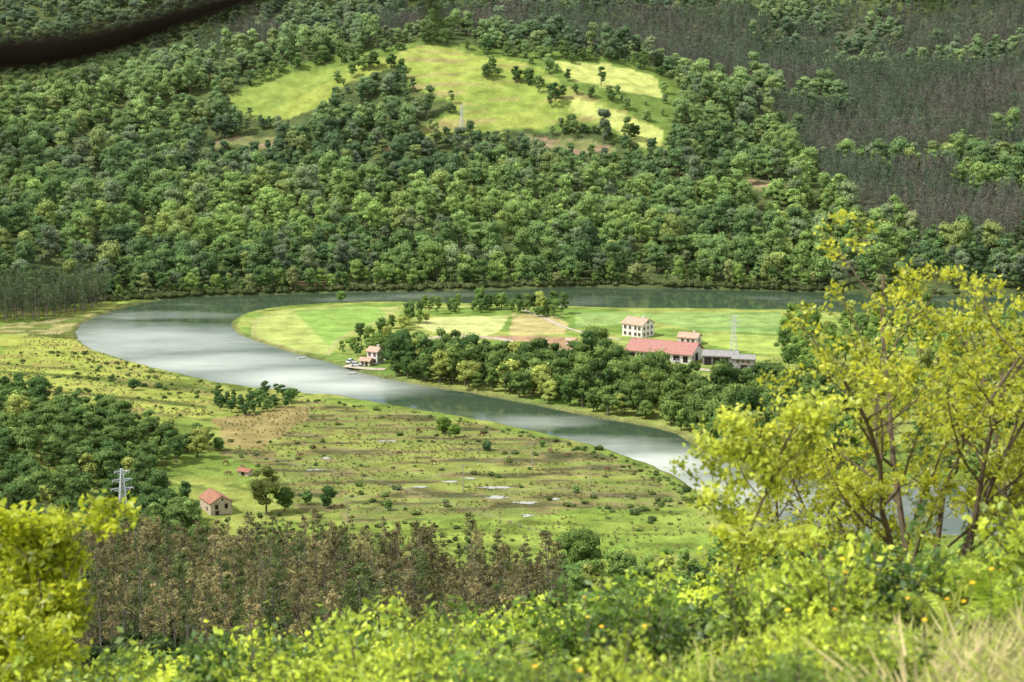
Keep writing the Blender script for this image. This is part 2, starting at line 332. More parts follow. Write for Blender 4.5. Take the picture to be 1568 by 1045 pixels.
# ------------------------------------------------------------------ tree prototypes
def protocol(name,meshes):
    c=bpy.data.collections.new(name)
    for i,me in enumerate(meshes):
        ob=bpy.data.objects.new('%s_%d'%(name,i),me);c.objects.link(ob)
    return c
def broadleaf(seed,H=12,R=5,nl=720,ls=.43,lob=14,low=.25):
    r=np.random.default_rng(seed);mb=MB()
    lean=r.normal(size=2)*.3
    mb.tube([[0,0,-1],[0,0,H*.15],[lean[0]*.5,lean[1]*.5,H*.4],[lean[0],lean[1],H*.75]],[R*.08,R*.06,R*.045,R*.01],0,6)
    cen=[]
    for i in range(lob):
        a=r.uniform(0,6.28);hh=r.uniform(low,.88);rad=R*(.62*math.sin(math.pi*min(1,(hh-low+.12)/(1.1-low)))+.05)*r.uniform(.6,1.2)
        cen.append([math.cos(a)*rad,math.sin(a)*rad,hh*H,R*r.uniform(.2,.44),r.uniform()])
        if i%2==0: mb.tube([[0,0,H*hh*.55],[math.cos(a)*rad*.5,math.sin(a)*rad*.5,H*hh*.8],[math.cos(a)*rad,math.sin(a)*rad,hh*H]],[R*.03,R*.02,R*.008],0,4)
    cen.append([lean[0],lean[1],H*.86,R*.34,.7]);cen.append([0,0,H*.55,R*.58,.3])
    for cx,cy,cz,cr,cl in cen:
        n=int(nl*cr*cr/sum(q[3]**2 for q in cen))
        D=r.normal(size=(n,3));D/=np.linalg.norm(D,axis=1)[:,None]
        D[:,2]=np.where(D[:,2]<-.3,-D[:,2]*.6,D[:,2])
        rr=cr*r.uniform(.75,1.35,n)[:,None]
        C=np.array([cx,cy,cz])+D*rr*np.array([1,1,.85])
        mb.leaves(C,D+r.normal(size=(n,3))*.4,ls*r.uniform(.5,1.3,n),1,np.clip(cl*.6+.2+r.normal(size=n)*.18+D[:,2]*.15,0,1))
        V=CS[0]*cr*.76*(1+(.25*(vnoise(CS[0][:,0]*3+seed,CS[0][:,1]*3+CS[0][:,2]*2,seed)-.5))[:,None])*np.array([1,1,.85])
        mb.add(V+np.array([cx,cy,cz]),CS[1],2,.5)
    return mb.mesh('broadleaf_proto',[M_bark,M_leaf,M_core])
def pine(seed,H=14,nb=46,low=.35,R=2.3,dens=10,ls=.3):
    r=np.random.default_rng(seed);mb=MB()
    l=r.normal(size=2)*.25
    mb.tube([[0,0,-1],[l[0]*.3,l[1]*.3,H*.5],[l[0],l[1],H]],[.2,.14,.03],0,5)
    for i in range(nb):
        t=r.uniform(low,1);z=t*H;L=R*(1-(t-low)/(1-low))**.6*r.uniform(.5,1.1)+.3;a=r.uniform(0,6.28)
        d=np.array([math.cos(a),math.sin(a),r.uniform(.0,.5)])
        p0=np.array([l[0]*t,l[1]*t,z]);p1=p0+d*L
        mb.tube([p0,p1],[.045,.01],0,3)
        n=dens;tt=r.uniform(.35,1.08,n)[:,None]
        C=p0+(p1-p0)*tt+r.normal(size=(n,3))*.2
        mb.leaves(C,r.normal(size=(n,3))+[0,0,.8],ls*r.uniform(.6,1.3,n),1,np.clip(r.uniform(.1,.9)+r.normal(size=n)*.12,0,1),asp=.4)
    for i in range(8):
        t=r.uniform(.12,low);a=r.uniform(0,6.28);mb.tube([[0,0,t*H],[math.cos(a)*.9,math.sin(a)*.9,t*H+.1]],[.03,.008],0,3)
    return mb.mesh('pine_proto',[M_barkg,M_leaf])
def shrub(seed,R=1.0,n=260,ls=.16,flat=.75,lob=7):
    r=np.random.default_rng(seed);mb=MB()
    for i in range(lob):
        a=r.uniform(0,6.28);d=R*r.uniform(0,.7);cr=R*r.uniform(.3,.5);c=np.array([math.cos(a)*d,math.sin(a)*d,R*flat*r.uniform(.25,.75)]);cl=r.uniform()
        k=n//lob;D=r.normal(size=(k,3));D/=np.linalg.norm(D,axis=1)[:,None];D[:,2]=np.abs(D[:,2])
        mb.leaves(c+D*cr*r.uniform(.75,1.25,k)[:,None],D+r.normal(size=(k,3))*.5,ls*r.uniform(.6,1.3,k),1,np.clip(cl*.5+.25+r.normal(size=k)*.18,0,1))
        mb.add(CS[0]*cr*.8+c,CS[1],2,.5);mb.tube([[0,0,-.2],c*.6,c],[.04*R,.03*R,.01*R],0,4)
    return mb.mesh('shrub_proto',[M_bark,M_leaf,M_core])
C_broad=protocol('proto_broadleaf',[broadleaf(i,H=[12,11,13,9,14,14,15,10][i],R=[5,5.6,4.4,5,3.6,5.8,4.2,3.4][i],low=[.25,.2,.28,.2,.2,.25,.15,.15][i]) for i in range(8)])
C_pine=protocol('proto_pine',[pine(i,low=[.35,.5,.3,.55,.4][i],nb=[50,34,56,28,40][i]) for i in range(5)])
C_npine=protocol('proto_plantation_pine',[pine(30+i,H=[14,15.5,12.5,15,11.5,16][i],low=[.3,.45,.22,.4,.25,.5][i],nb=[40,30,52,26,46,24][i],R=2.3,dens=18,ls=.30) for i in range(6)])
C_shrub=protocol('proto_shrub',[shrub(i) for i in range(4)])
# ------------------------------------------------------------------ instancing through geometry nodes
def scatter(name,coll,XY,scl,tint,hz=None,zoff=0,tilt=.05,npick=8,z=None):
    XY=np.asarray(XY,float);n=len(XY)
    if n==0: return
    print(name,n)
    z=(Zland(XY[:,0],XY[:,1]) if z is None else z)+zoff
    me=bpy.data.meshes.new(name);me.vertices.add(n);me.vertices.foreach_set('co',np.column_stack([XY,z]).astype(np.float32).ravel())
    scl=np.broadcast_to(np.asarray(scl,float),(n,));hz=np.ones(n) if hz is None else hz
    a=me.attributes.new('scl','FLOAT_VECTOR','POINT');a.data.foreach_set('vector',np.column_stack([scl,scl,scl*hz]).astype(np.float32).ravel())
    a=me.attributes.new('rot','FLOAT_VECTOR','POINT');a.data.foreach_set('vector',np.column_stack([rng.normal(size=n)*tilt,rng.normal(size=n)*tilt,rng.uniform(0,6.28,n)]).astype(np.float32).ravel())
    a=me.attributes.new('tint','FLOAT_COLOR','POINT');a.data.foreach_set('color',np.column_stack([np.broadcast_to(tint,(n,3)),np.ones(n)]).astype(np.float32).ravel())
    a=me.attributes.new('pick','INT','POINT');a.data.foreach_set('value',rng.integers(0,npick,n).astype(np.int32))
    ob=bpy.data.objects.new(name,me);sc.collection.objects.link(ob)
    ng=bpy.data.node_groups.new(name+'_gn','GeometryNodeTree')
    ng.interface.new_socket('Geometry',in_out='INPUT',socket_type='NodeSocketGeometry');ng.interface.new_socket('Geometry',in_out='OUTPUT',socket_type='NodeSocketGeometry')
    gi=ng.nodes.new('NodeGroupInput');go=ng.nodes.new('NodeGroupOutput');ip=ng.nodes.new('GeometryNodeInstanceOnPoints')
    ci=ng.nodes.new('GeometryNodeCollectionInfo');ci.inputs['Collection'].default_value=coll;ci.inputs['Separate Children'].default_value=True;ci.inputs['Reset Children'].default_value=True
    def na(nm,t):
        q=ng.nodes.new('GeometryNodeInputNamedAttribute');q.data_type=t;q.inputs[0].default_value=nm;return [s for s in q.outputs if s.enabled][0]
    L=ng.links.new
    L(gi.outputs[0],ip.inputs['Points']);L(ci.outputs[0],ip.inputs['Instance']);ip.inputs['Pick Instance'].default_value=True
    L(na('pick','INT'),ip.inputs['Instance Index']);L(na('rot','FLOAT_VECTOR'),ip.inputs['Rotation']);L(na('scl','FLOAT_VECTOR'),ip.inputs['Scale'])
    L(ip.outputs[0],go.inputs[0])
    md=ob.modifiers.new('scatter','NODES');md.node_group=ng
    return ob
def jgrid(x0,x1,y0,y1,s,j=.42):
    gx,gy=np.meshgrid(np.arange(x0,x1,s),np.arange(y0,y1,s));gx=gx+(np.arange(gx.shape[0])[:,None]%2)*s/2
    X=gx.ravel()+rng.uniform(-j,j,gx.size)*s;Y=gy.ravel()+rng.uniform(-j,j,gx.size)*s
    return X,Y
def inany(X,Y,ps):
    r=np.zeros(X.shape,bool)
    for p in ps:r|=inpoly(X,Y,p)
    return r
def blob(X,Y,px,py,r,ry=None):
    x,y=G(px,py);return np.exp(-((X-x)/r)**2-((Y-y)/(ry or r))**2)
def mixc(w,a,b): w=w[:,None];return np.array(a)*(1-w)+np.array(b)*w
G_D=(.08,.145,.05);G_M=(.155,.26,.075);G_B=(.28,.41,.10);G_Y=(.38,.43,.11)
OPEN=[K1,K2,K3,K4,S1,S2,S3,S4]
# far hill forest
X,Y=jgrid(-560,620,845,1720,8.2,.5)
foot=np.interp(X,FX,FY)
ok=(Y>foot+6)&(np.abs(X)<.31*Y+10)&~inany(X,Y,OPEN+[LC])&(rsdf(X,Y)>4)
fr1=inany(X,Y+9,OPEN);fr2=inany(X,Y+20,OPEN)
ok&=~(fr1&(rng.uniform(size=len(X))<.75))
kin=inpoly(X,Y,KIN);ok&=~(kin&(rng.uniform(size=len(X))<.55))
gap=fbm(X/40,Y/40,101);ok&=~((gap>.70)&(rng.uniform(size=len(X))<.7))
pin=inpoly(X+(fbm(X/40,Y/40,7)-.5)*60,Y,PINE)
gr=fbm(X/70,Y/70,55)
bok=ok&~pin|(ok&pin&(gr>=.575)&(rng.uniform(size=len(X))<.85))
Xb,Yb=X[bok],Y[bok];n=len(Xb)
w=fbm(Xb/45,Yb/45,102);u=rng.uniform(size=n)
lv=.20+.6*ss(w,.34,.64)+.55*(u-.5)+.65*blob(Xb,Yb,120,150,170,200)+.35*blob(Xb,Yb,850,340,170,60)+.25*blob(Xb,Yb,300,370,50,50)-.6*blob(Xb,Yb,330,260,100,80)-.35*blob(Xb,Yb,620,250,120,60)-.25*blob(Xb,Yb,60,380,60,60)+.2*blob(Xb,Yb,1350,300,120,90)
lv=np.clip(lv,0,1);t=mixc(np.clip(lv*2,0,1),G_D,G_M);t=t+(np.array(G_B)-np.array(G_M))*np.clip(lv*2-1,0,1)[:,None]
yy=(rng.uniform(size=n)<.10);t[yy]=t[yy]*.4+np.array(G_Y)*.6
gy=(rng.uniform(size=n)<.14);t[gy]=t[gy]*.5+np.array((.24,.26,.18))*.5
hz=(.12+ss(Yb,950,1700)*.40)[:,None];t=t*(1-hz)+np.array((.235,.305,.215))*hz  # distance haze mixed into the crown tint, stronger farther back
sc_=(.55+.95*rng.uniform(size=n)**1.3)*(1-.3*kin[bok])*(1-.4*fr2[bok])*(1-.15*ss(Yb,1300,1600))
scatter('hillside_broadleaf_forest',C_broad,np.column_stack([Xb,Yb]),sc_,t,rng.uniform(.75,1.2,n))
X2,Y2=jgrid(-560,620,900,1690,4.9);ok2=inpoly(X2+(fbm(X2/40,Y2/40,7)-.5)*60,Y2,PINE)&(np.abs(X2)<.31*Y2+10)&~inany(X2,Y2,[KIN,S3])&(fbm(X2/70,Y2/70,55)<.595)&(Y2>1000)
X2,Y2=X2[ok2],Y2[ok2];n=len(X2);w=fbm(X2/50,Y2/50,103)
t=mixc(np.clip(ss(w,.3,.55)+rng.uniform(-.45,.45,n),0,1),(.185,.18,.14),(.12,.185,.105));t[rng.uniform(size=n)<.25]*=.6
scatter('hillside_pine_forest',C_pine,np.column_stack([X2,Y2]),rng.uniform(.7,1.15,n),t,rng.uniform(.9,1.25,n),npick=5)
def fill(name,coll,polys,s,smin,smax,ca,cb,seed,npick=8,dens=1,hzr=(.85,1.15),ymix=0,extra=None,ycol=None):
    allp=np.concatenate(polys);X,Y=jgrid(allp[:,0].min(),allp[:,0].max(),allp[:,1].min(),allp[:,1].max(),s)
    ok=inany(X,Y,polys)&(rng.uniform(size=len(X))<dens)&(np.abs(X)<.31*Y+10);
    ok&=rsdf(X,Y)>1.0
    if extra is not None: ok&=extra(X,Y)
    X,Y=X[ok],Y[ok];n=len(X);w=np.clip(fbm(X/25,Y/25,seed)*1.6-.3+rng.uniform(-.45,.45,n),0,1);t=mixc(w,ca,cb)
    yy=rng.uniform(size=n)<ymix;t[yy]=ycol or G_Y
    scatter(name,coll,np.column_stack([X,Y]),rng.uniform(smin,smax,n),t,rng.uniform(*hzr,n),npick=npick)
fill('riverbank_tree_belt',C_broad,[T1],5.4,.55,1.2,(.08,.145,.045),(.21,.30,.08),201,ymix=.08,extra=lambda X,Y:~inpoly(X,Y,NOTREE))
fill('right_bank_trees',C_broad,[T3],8,.5,.95,G_M,(.24,.36,.08),202,dens=.6,ymix=.15,extra=lambda X,Y:~inpoly(X,Y,NOTREE))
fill('peninsula_hedge_trees',C_broad,T2s,6,.35,.75,G_D,(.22,.33,.08),203,dens=.7,ymix=.1)
fill('left_bank_woodland',C_broad,[L1],5.5,.45,.95,(.085,.155,.05),(.19,.28,.08),204,hzr=(.75,1),ymix=.04)
fill('bank_thicket',C_broad,L2,5,.3,.55,G_D,G_M,205,hzr=(.7,.95))
fill('dark_conifer_stand',C_pine,[LC],3.4,.7,1.15,(.09,.14,.06),(.13,.18,.08),206,npick=5)
fill('pine_plantation',C_npine,[P1],5.0,.6,1.05,(.13,.125,.055),(.33,.29,.13),207,npick=6,dens=.92,ymix=.35,ycol=(.12,.16,.055))
und=polyG([(-150,860),(60,858),(330,885),(700,910),(850,930),(1000,900),(1120,880),(1500,880),(1500,1080),(-150,1080)])
fill('slope_undergrowth',C_broad,[und],4.0,.2,.5,(.045,.075,.03),(.11,.16,.05),208,dens=.8,hzr=(.6,.9))
fill('slope_broadleaf_trees',C_broad,[polyG([(840,900),(960,885),(1100,860),(1500,860),(1500,980),(850,980)])],7,.35,.65,G_M,G_B,209,dens=.7,ymix=.1)
# far shoreline trees
ln=np.column_stack([FX[2:],FY[2:]]).astype(float)
def along(line,step,jit,p=1.0):
    o=[]
    for a,b_ in zip(line[:-1],line[1:]):
        L=math.hypot(*(np.array(b_)-a));k=max(1,int(L/step))
        for i in range(k):
            if random.random()<p:
                q=np.array(a)+(np.array(b_)-a)*((i+random.random())/k);o.append(q+np.array([random.gauss(0,jit),random.gauss(0,jit)]))
    return np.array(o,float).reshape(-1,2)
def dry(p,mn=1.0): return p[rsdf(p[:,0],p[:,1])>mn]
pts=dry(along(ln,4.2,1.5)+np.array([0,3]));n=len(pts)
t=mixc(rng.uniform(size=n),G_D,G_B);t[rng.uniform(size=n)<.2]=(.30,.34,.13)
scatter('far_shore_trees',C_broad,pts,rng.uniform(.35,.95,n),t,rng.uniform(.9,1.25,n))
pts=np.concatenate([dry(along(ln,1.2,1.2,.9)+np.array([0,q]),.2) for q in (-4,-1,3)]);n=len(pts)
scatter('far_shore_scrub',C_shrub,pts,rng.uniform(1.2,2.8,n),mixc(rng.uniform(size=n),(.09,.13,.045),(.22,.25,.10)),npick=4)
# knoll hedgerows
H=[]
for l,st,p in [([(370,140),(400,122),(480,100),(560,88)],6.5,.95),([(560,86),(620,74),(680,70),(760,82),(800,92)],8,.85),([(740,108),(800,126),(850,154),(900,146),(950,163)],5.5,.95),([(800,88),(860,92),(930,90),(1000,112),(1080,128)],6,.95),([(850,200),(900,205),(980,220),(1015,226)],5,.95),([(860,122),(920,134),(980,152)],9,.5),([(510,130),(560,112),(610,102)],7,.8),([(640,210),(700,170),(690,150)],9,.6)]:
    H.append(along([np.array(G(*q)) for q in l],st,2,p))
H.append(np.array([G(612,112),G(615,108),G(608,118),G(745,122),G(747,118),G(845,165),G(850,160)]))
H=np.concatenate(H);n=len(H);scatter('knoll_hedgerow_trees',C_broad,H,rng.uniform(.5,1.1,n),mixc(rng.uniform(size=n),G_D,(.22,.31,.10)),rng.uniform(.75,1.05,n))
# meadow bushes
H=[]
for l,st,p in [([(0,540),(100,545),(200,560)],3,.7),([(0,575),(90,580),(190,585)],2,.8),([(60,610),(200,612),(320,600)],3,.7),([(120,553),(210,562),(330,592),(450,606)],3,.5),([(470,612),(600,628),(740,652),(860,680),(950,703),(1030,740),(1080,772)],2.5,.7),([(900,690),(1000,730),(1070,775)],2.0,.8),([(900,780),(980,782),(1060,770)],1.5,.9),([(380,815),(450,800),(560,810),(640,800)],3,.6),([(560,800),(700,830),(850,820)],4,.5),([(400,525),(470,548),(540,570)],3,.7),([(330,700),(400,720),(470,735)],4,.5),([(470,740),(620,755),(740,790)],5,.5),([(120,540),(40,545)],3,.8),([(30,600),(150,600)],2,.8),([(200,590),(260,596),(330,605)],1.5,.8),([(0,560),(60,556)],2,.8),([(180,575),(260,580)],2,.7)]:
    H.append(along([np.array(G(*q)) for q in l],st,1.6,p))
xx,yy=jgrid(-170,170,490,800,5);mk=(fbm(xx/22,yy/6,300)>.57)&(rng.uniform(size=len(xx))<.8)&(rsdf(xx,yy)>4)&(inpoly(xx,yy,MARSH)|inpoly(xx,yy,NEARG)|inpoly(xx,yy,TERR));H.append(np.column_stack([xx[mk],yy[mk]]))
H=np.concatenate(H);H=H[rsdf(H[:,0],H[:,1])>1.2];n=len(H)
scatter('meadow_bushes',C_shrub,H,rng.uniform(.4,1.9,n)*rng.uniform(.5,1.1,n),mixc(rng.uniform(size=n),(.08,.13,.045),(.20,.26,.08)),rng.uniform(.5,.9,n),npick=4)
# rush tufts
def tuft(seed,n=40,h=.7,w_=.035):
    r=np.random.default_rng(seed);mb=MB()
    for i in range(n):
        a=r.uniform(0,6.28);d=r.uniform(0,.4);b0=np.array([math.cos(a)*d,math.sin(a)*d,-.05]);tp=b0*1.6+np.array([0,0,h*r.uniform(.6,1.1)]);w=np.array([-math.sin(a),math.cos(a),0])*w_
        mb.add([b0-w,b0+w,tp+w*.2,tp-w*.2],[[0,1,2,3]],0,r.uniform())
    return mb.mesh('tuft',[M_leaf])
C_tuft=protocol('proto_tuft',[tuft(i) for i in range(4)])
xx,yy=jgrid(-200,230,490,880,2.1);mk=(rng.uniform(size=len(xx))<ss(fbm(xx/12,yy/4,301),.42,.62))&(np.abs(xx)<.28*yy)&(rsdf(xx,yy)>2)&inany(xx,yy,[MARSH,NEARG,TERR,REED]);n=mk.sum()
scatter('marsh_rushes',C_tuft,np.column_stack([xx[mk],yy[mk]]),rng.uniform(.5,1.2,n),mixc(rng.uniform(size=n),(.16,.19,.06),(.32,.27,.12)),npick=4)
# individual broadleaf trees (each its own object)
def own_tree(name,px,py,H,R,seed,tint,nl=3000,ls=.25):
    global M_leaf,M_core
    a,b_=M_leaf,M_core;M_leaf=foliage(name+'_leaf',tint);M_core=foliage(name+'_inner',tint,0,.4,.6)
    me=broadleaf(seed,H,R,nl,ls,20,low=.2);M_leaf,M_core=a,b_
    ob=bpy.data.objects.new(name,me);sc.collection.objects.link(ob);x,y=G(px,py);ob.location=(x,y,float(Zland(x,y)));return ob
for i,(px,py,h,r,t) in enumerate([(408,788,15,5.0,(.24,.28,.08)),(436,784,7,3,(.11,.18,.05)),(502,778,6.5,2.6,G_D),(680,664,5.5,2.4,(.15,.24,.05)),(697,670,4.5,2,(.15,.24,.05)),(885,893,12,5.8,(.20,.31,.075)),(952,885,8,3.6,G_B),(595,782,3,1.2,G_M),(745,690,3,1.6,G_D),(523,463,5,2.6,G_M),(912,562,16,7.0,(.22,.29,.07)),(470,772,4,1.6,G_M),(1165,612,8,4,(.2,.3,.07)),(205,598,4,2,G_D),(335,690,4,2,G_M),(125,630,3.5,1.8,G_M),(830,684,1.8,1,G_M),(883,755,2,1,G_M)]):
    own_tree('meadow_tree' if h>3.2 else 'meadow_shrub',px,py,h,r,500+i,t)
# ------------------------------------------------------------------ buildings
M_white=solid('plaster_white',(.70,.68,.64),.85,.12,.6);M_pink=solid('plaster_pink',(.66,.56,.50),.85,.12,.6);M_stone=solid('stone_wall',(.48,.40,.30),.9,.3,1.6,bump=.4)
M_grey=solid('concrete_grey',(.27,.26,.25),.9,.25,.5);M_dark=solid('dark_opening',(.025,.022,.02),.9,.2);M_glass=solid('window_glass',(.04,.05,.06),.15,.2);M_frame=solid('painted_frame',(.32,.2,.13),.6,.1)
M_soil=solid('gravel_yard',(.42,.36,.28),.95,.2,.4)
def tile(name,c1,c2):
    m,nt,o=newmat(name);b=nd(nt,'ShaderNodeBsdfPrincipled');b.inputs['Roughness'].default_value=.85
    tc=nd(nt,'ShaderNodeTexCoord').outputs['Object'];w=nd(nt,'ShaderNodeTexWave');w.inputs['Scale'].default_value=1.3;w.inputs['Distortion'].default_value=.4;nt.links.new(tc,w.inputs[0])
    mx=nd(nt,'ShaderNodeMix',data_type='RGBA');mx.inputs[6].default_value=(*c1,1);mx.inputs[7].default_value=(*c2,1);nt.links.new(mr(nt,noise(nt,.9,5,tc),0,1,.3,.7),mx.inputs[0])
    c=mulc(nt,mx.outputs[2],mr(nt,w.outputs['Fac'],.8,1.1));nt.links.new(c,b.inputs['Base Color'])
    bp=nd(nt,'ShaderNodeBump');bp.inputs['Strength'].default_value=.5;nt.links.new(w.outputs['Fac'],bp.inputs['Height']);nt.links.new(bp.outputs[0],b.inputs['Normal']);nt.links.new(b.outputs[0],o.inputs[0]);return m
T_red=tile('roof_tile_red',(.34,.15,.12),(.44,.22,.18));T_or=tile('roof_tile_terracotta',(.42,.25,.17),(.52,.37,.27));T_old=tile('roof_tile_old',(.26,.10,.065),(.38,.19,.11));T_grey=tile('roof_sheet_grey',(.22,.21,.2),(.34,.32,.3))
def house(name,px,py,th,W,D,Hh,rh,wall,roof,front=(),right=(),left=(),chim=False,xy=None,ov=.5):
    x,y=xy if xy else G(px,py);z=float(Zland(x,y))-.1
    e=bpy.data.objects.new(name,None);sc.collection.objects.link(e);e.location=(x,y,z);e.rotation_euler=(0,0,math.radians(th))
    w=W/2;d=D/2
    b=MB();V=[[-w,-d,-1.5],[w,-d,-1.5],[w,d,-1.5],[-w,d,-1.5],[-w,-d,Hh],[w,-d,Hh],[w,d,Hh],[-w,d,Hh],[-w,0,Hh+rh],[w,0,Hh+rh],[-w,0,Hh],[w,0,Hh]]
    b.add(V,[[0,1,5,4],[1,2,6,5],[2,3,7,6],[3,0,4,7],[5,11,9,9],[11,6,9,9],[7,10,8,8],[10,4,8,8]])
    b.obj('walls',[wall],e)
    b=MB();sl=rh/d
    for s in (-1,1):
        y0=s*(d+ov);z0=Hh-ov*sl+.05;zt=Hh+rh+.05;th_=.22
        P=[[-w-ov,y0,z0],[w+ov,y0,z0],[w+ov,0,zt],[-w-ov,0,zt]];b.add(P+[[a[0],a[1],a[2]+th_] for a in P],CUBE_F)
    b.tube([[-w-ov,0,Hh+rh+.25],[0,0,Hh+rh+.26],[w+ov,0,Hh+rh+.25]],.16,0,6);b.obj('roof',[roof],e)
    wb_=MB()
    def win(side,u,zc,ww,hh,kind):
        dk=1 if kind!='d' else 3
        if side=='f': c=(u*w,-d,zc);n=(0,-1)
        elif side=='r': c=(w,u*d,zc);n=(1,0)
        else: c=(-w,u*d,zc);n=(-1,0)
        def bx(off,szw,szh,dz,mt,t=.06):
            s3=(szw,t,szh) if side=='f' else (t,szw,szh);wb_.box((c[0]+n[0]*off,c[1]+n[1]*off,c[2]+dz),s3,mt)
        bx(.0,ww,hh,0,dk)
        if kind=='w':
            for q in (-1,1):
                o_=q*(ww/2+.05)
                if side=='f':wb_.box((c[0]+o_,c[1]-.03,zc),(.1,.12,hh+.2),2)
                else:wb_.box((c[0]+n[0]*.03,c[1]+o_,zc),(.12,.1,hh+.2),2)
            bx(.06,ww+.4,.1,-hh/2-.05,2,.16);bx(.04,.07,hh,0,2,.05);bx(.03,ww,.1,hh/2+.05,2,.12)
        else: bx(.04,ww+.3,.18,hh/2+.1,2,.14)
    for sd_,lst in (('f',front),('r',right),('l',left)):
        for q in lst: win(sd_,*q)
    if front or right or left: wb_.obj('windows_and_doors',[wall,M_glass,M_frame,M_dark],e)
    if chim:
        b=MB();b.box((w*.4,d*.25,Hh+rh*.9),(.7,.7,1.8));b.box((w*.4,d*.25,Hh+rh*.9+.98),(.95,.95,.14));b.obj('chimney',[wall],e)
    return e
gridw=lambda us,zs,w=1,h=1.3,k='w':[(u,z,w,h,k) for u in us for z in zs]
house('white_farmhouse',977,514,-40,10,8.5,5.4,2.0,M_white,T_or,gridw([-.7,-.2,.35,.75],[1.5,4.0],1.0,1.2),gridw([-.6,0,.6],[1.5,4.0],.9,1.2)+[(0,6.2,.8,.8,'w')],chim=True)
house('red_roof_barn',1018,549,-24,26,14,3.9,3.0,M_white,T_red,[(-.85,1.5,2.6,2.6,'d'),(-.6,1.5,2.6,2.6,'d'),(-.33,1.5,3,2.6,'d'),(-.05,1.5,3,2.6,'d'),(.25,1.7,2.6,2.4,'d'),(.55,1.7,2.6,2.4,'d'),(.83,1.7,2,2.4,'d')],[(0,1.7,3.4,3.0,'d'),(-.6,2.2,1.2,1,'w')],ov=.9)
house('farm_cottage',1056,526,-25,8,6,3.0,1.3,M_pink,T_or,gridw([-.5,.1,.6],[1.7],1,1.2),gridw([0],[1.7]),chim=True)
house('grey_farm_shed',1104,557,-12,13,9,3.8,1.2,M_grey,T_grey,[(-.7,1.7,2.8,3,'d'),(-.2,1.7,2.8,3,'d'),(.3,1.7,2.8,3,'d')],[(0,1.6,2.5,2.6,'d')])
house('concrete_store',1139,566,-12,8,8,4.8,.8,M_grey,T_grey,[(-.5,3.9,1,.8,'w'),(0,3.9,1,.8,'w'),(.5,3.9,1,.8,'w'),(.1,1.3,2.6,2.6,'d')],[(0,1.6,2.5,2.6,'d')])
house('riverside_house',575,556,-30,4.6,4.6,5.0,1.2,M_white,T_or,gridw([-.5,.5],[1.5,3.8],.9,1.2),gridw([-.4,.4],[1.5,3.8],.8,1.2),chim=True)
house('riverside_annex',561,559,-20,4.0,3.4,2.0,.8,M_pink,T_or,gridw([-.4],[1.2],.8,.9)+[(.4,1.0,1,1.8,'d')],gridw([0],[1.2],.8,.9))
house('stone_barn',331,782,-62,9,6.2,3.4,1.8,M_stone,T_old,[(.3,1.3,1,1,'d')],[(-.45,2.3,1.0,1.3,'d'),(.45,2.3,1.0,1.3,'d'),(-.42,.6,1.1,1.2,'d'),(.1,4.2,.5,.5,'d')],ov=.35)
house('field_shelter',376,727,-30,3.6,2.6,1.4,.4,M_stone,T_old,[(0,.7,1.2,1.2,'d')])
house('tool_shed',875,528,-30,3.6,3,2.0,.6,M_pink,T_or,[(0,.9,1.1,1.5,'d')],[(0,1.2,.8,.7,'w')])
# retaining wall on far bank
b=MB();p=[np.array(P0(x,443)) for x in (455,480,512)]
for a,c_ in zip(p[:-1],p[1:]):
    mid=(a+c_)/2;L=np.linalg.norm(c_-a);b.box((mid[0],mid[1]-3,2.2),(L-.01,.8,3.4),0,math.atan2(c_[1]-a[1],c_[0]-a[0]));b.box((mid[0],mid[1]-3,4.0),(L-.01,1.1,.25),0,math.atan2(c_[1]-a[1],c_[0]-a[0]))
b.obj('riverside_retaining_wall',[solid('brick_wall',(.26,.15,.11),.9,.3)])
# gravel farm track
def ribbon(name,pl,w,mat,dz=.06):
    p=np.array([G(*q) for q in pl]);q=[p[0]]
    for a,c_ in zip(p[:-1],p[1:]):
        k=max(2,int(np.linalg.norm(c_-a)/3))
        for i in range(1,k+1): q.append(a+(c_-a)*i/k)
    q=np.array(q);
    for _ in range(4): q[1:-1]=(q[:-2]+q[1:-1]*2+q[2:])/4
    T=np.gradient(q,axis=0);T/=np.linalg.norm(T,axis=1)[:,None];N=np.stack([-T[:,1],T[:,0]],1)
    V=[];nn=len(q)
    for s in (-1,0,1):
        e_=q+N*s*w/2;V.append(np.column_stack([e_,Zland(e_[:,0],e_[:,1])+dz+(.03 if s==0 else 0)]))
    V=np.concatenate(V);Fq=[]
    for i in range(nn-1):
        for s in range(2): Fq.append([s*nn+i,(s+1)*nn+i,(s+1)*nn+i+1,s*nn+i+1])
    b=MB();b.add(V,Fq);b.obj(name,[mat],smooth=True)
ribbon('farm_track',[(590,552),(640,520),(700,514),(770,519),(830,538),(880,540),(960,540),(985,556),(1060,565),(1170,572)],3.2,M_soil)
ribbon('farm_track',[(950,520),(900,512),(860,500),(830,486),(800,474)],2.0,M_soil)
ribbon('farm_yard_path',[(530,560),(560,566),(590,566)],4,M_soil,.1)
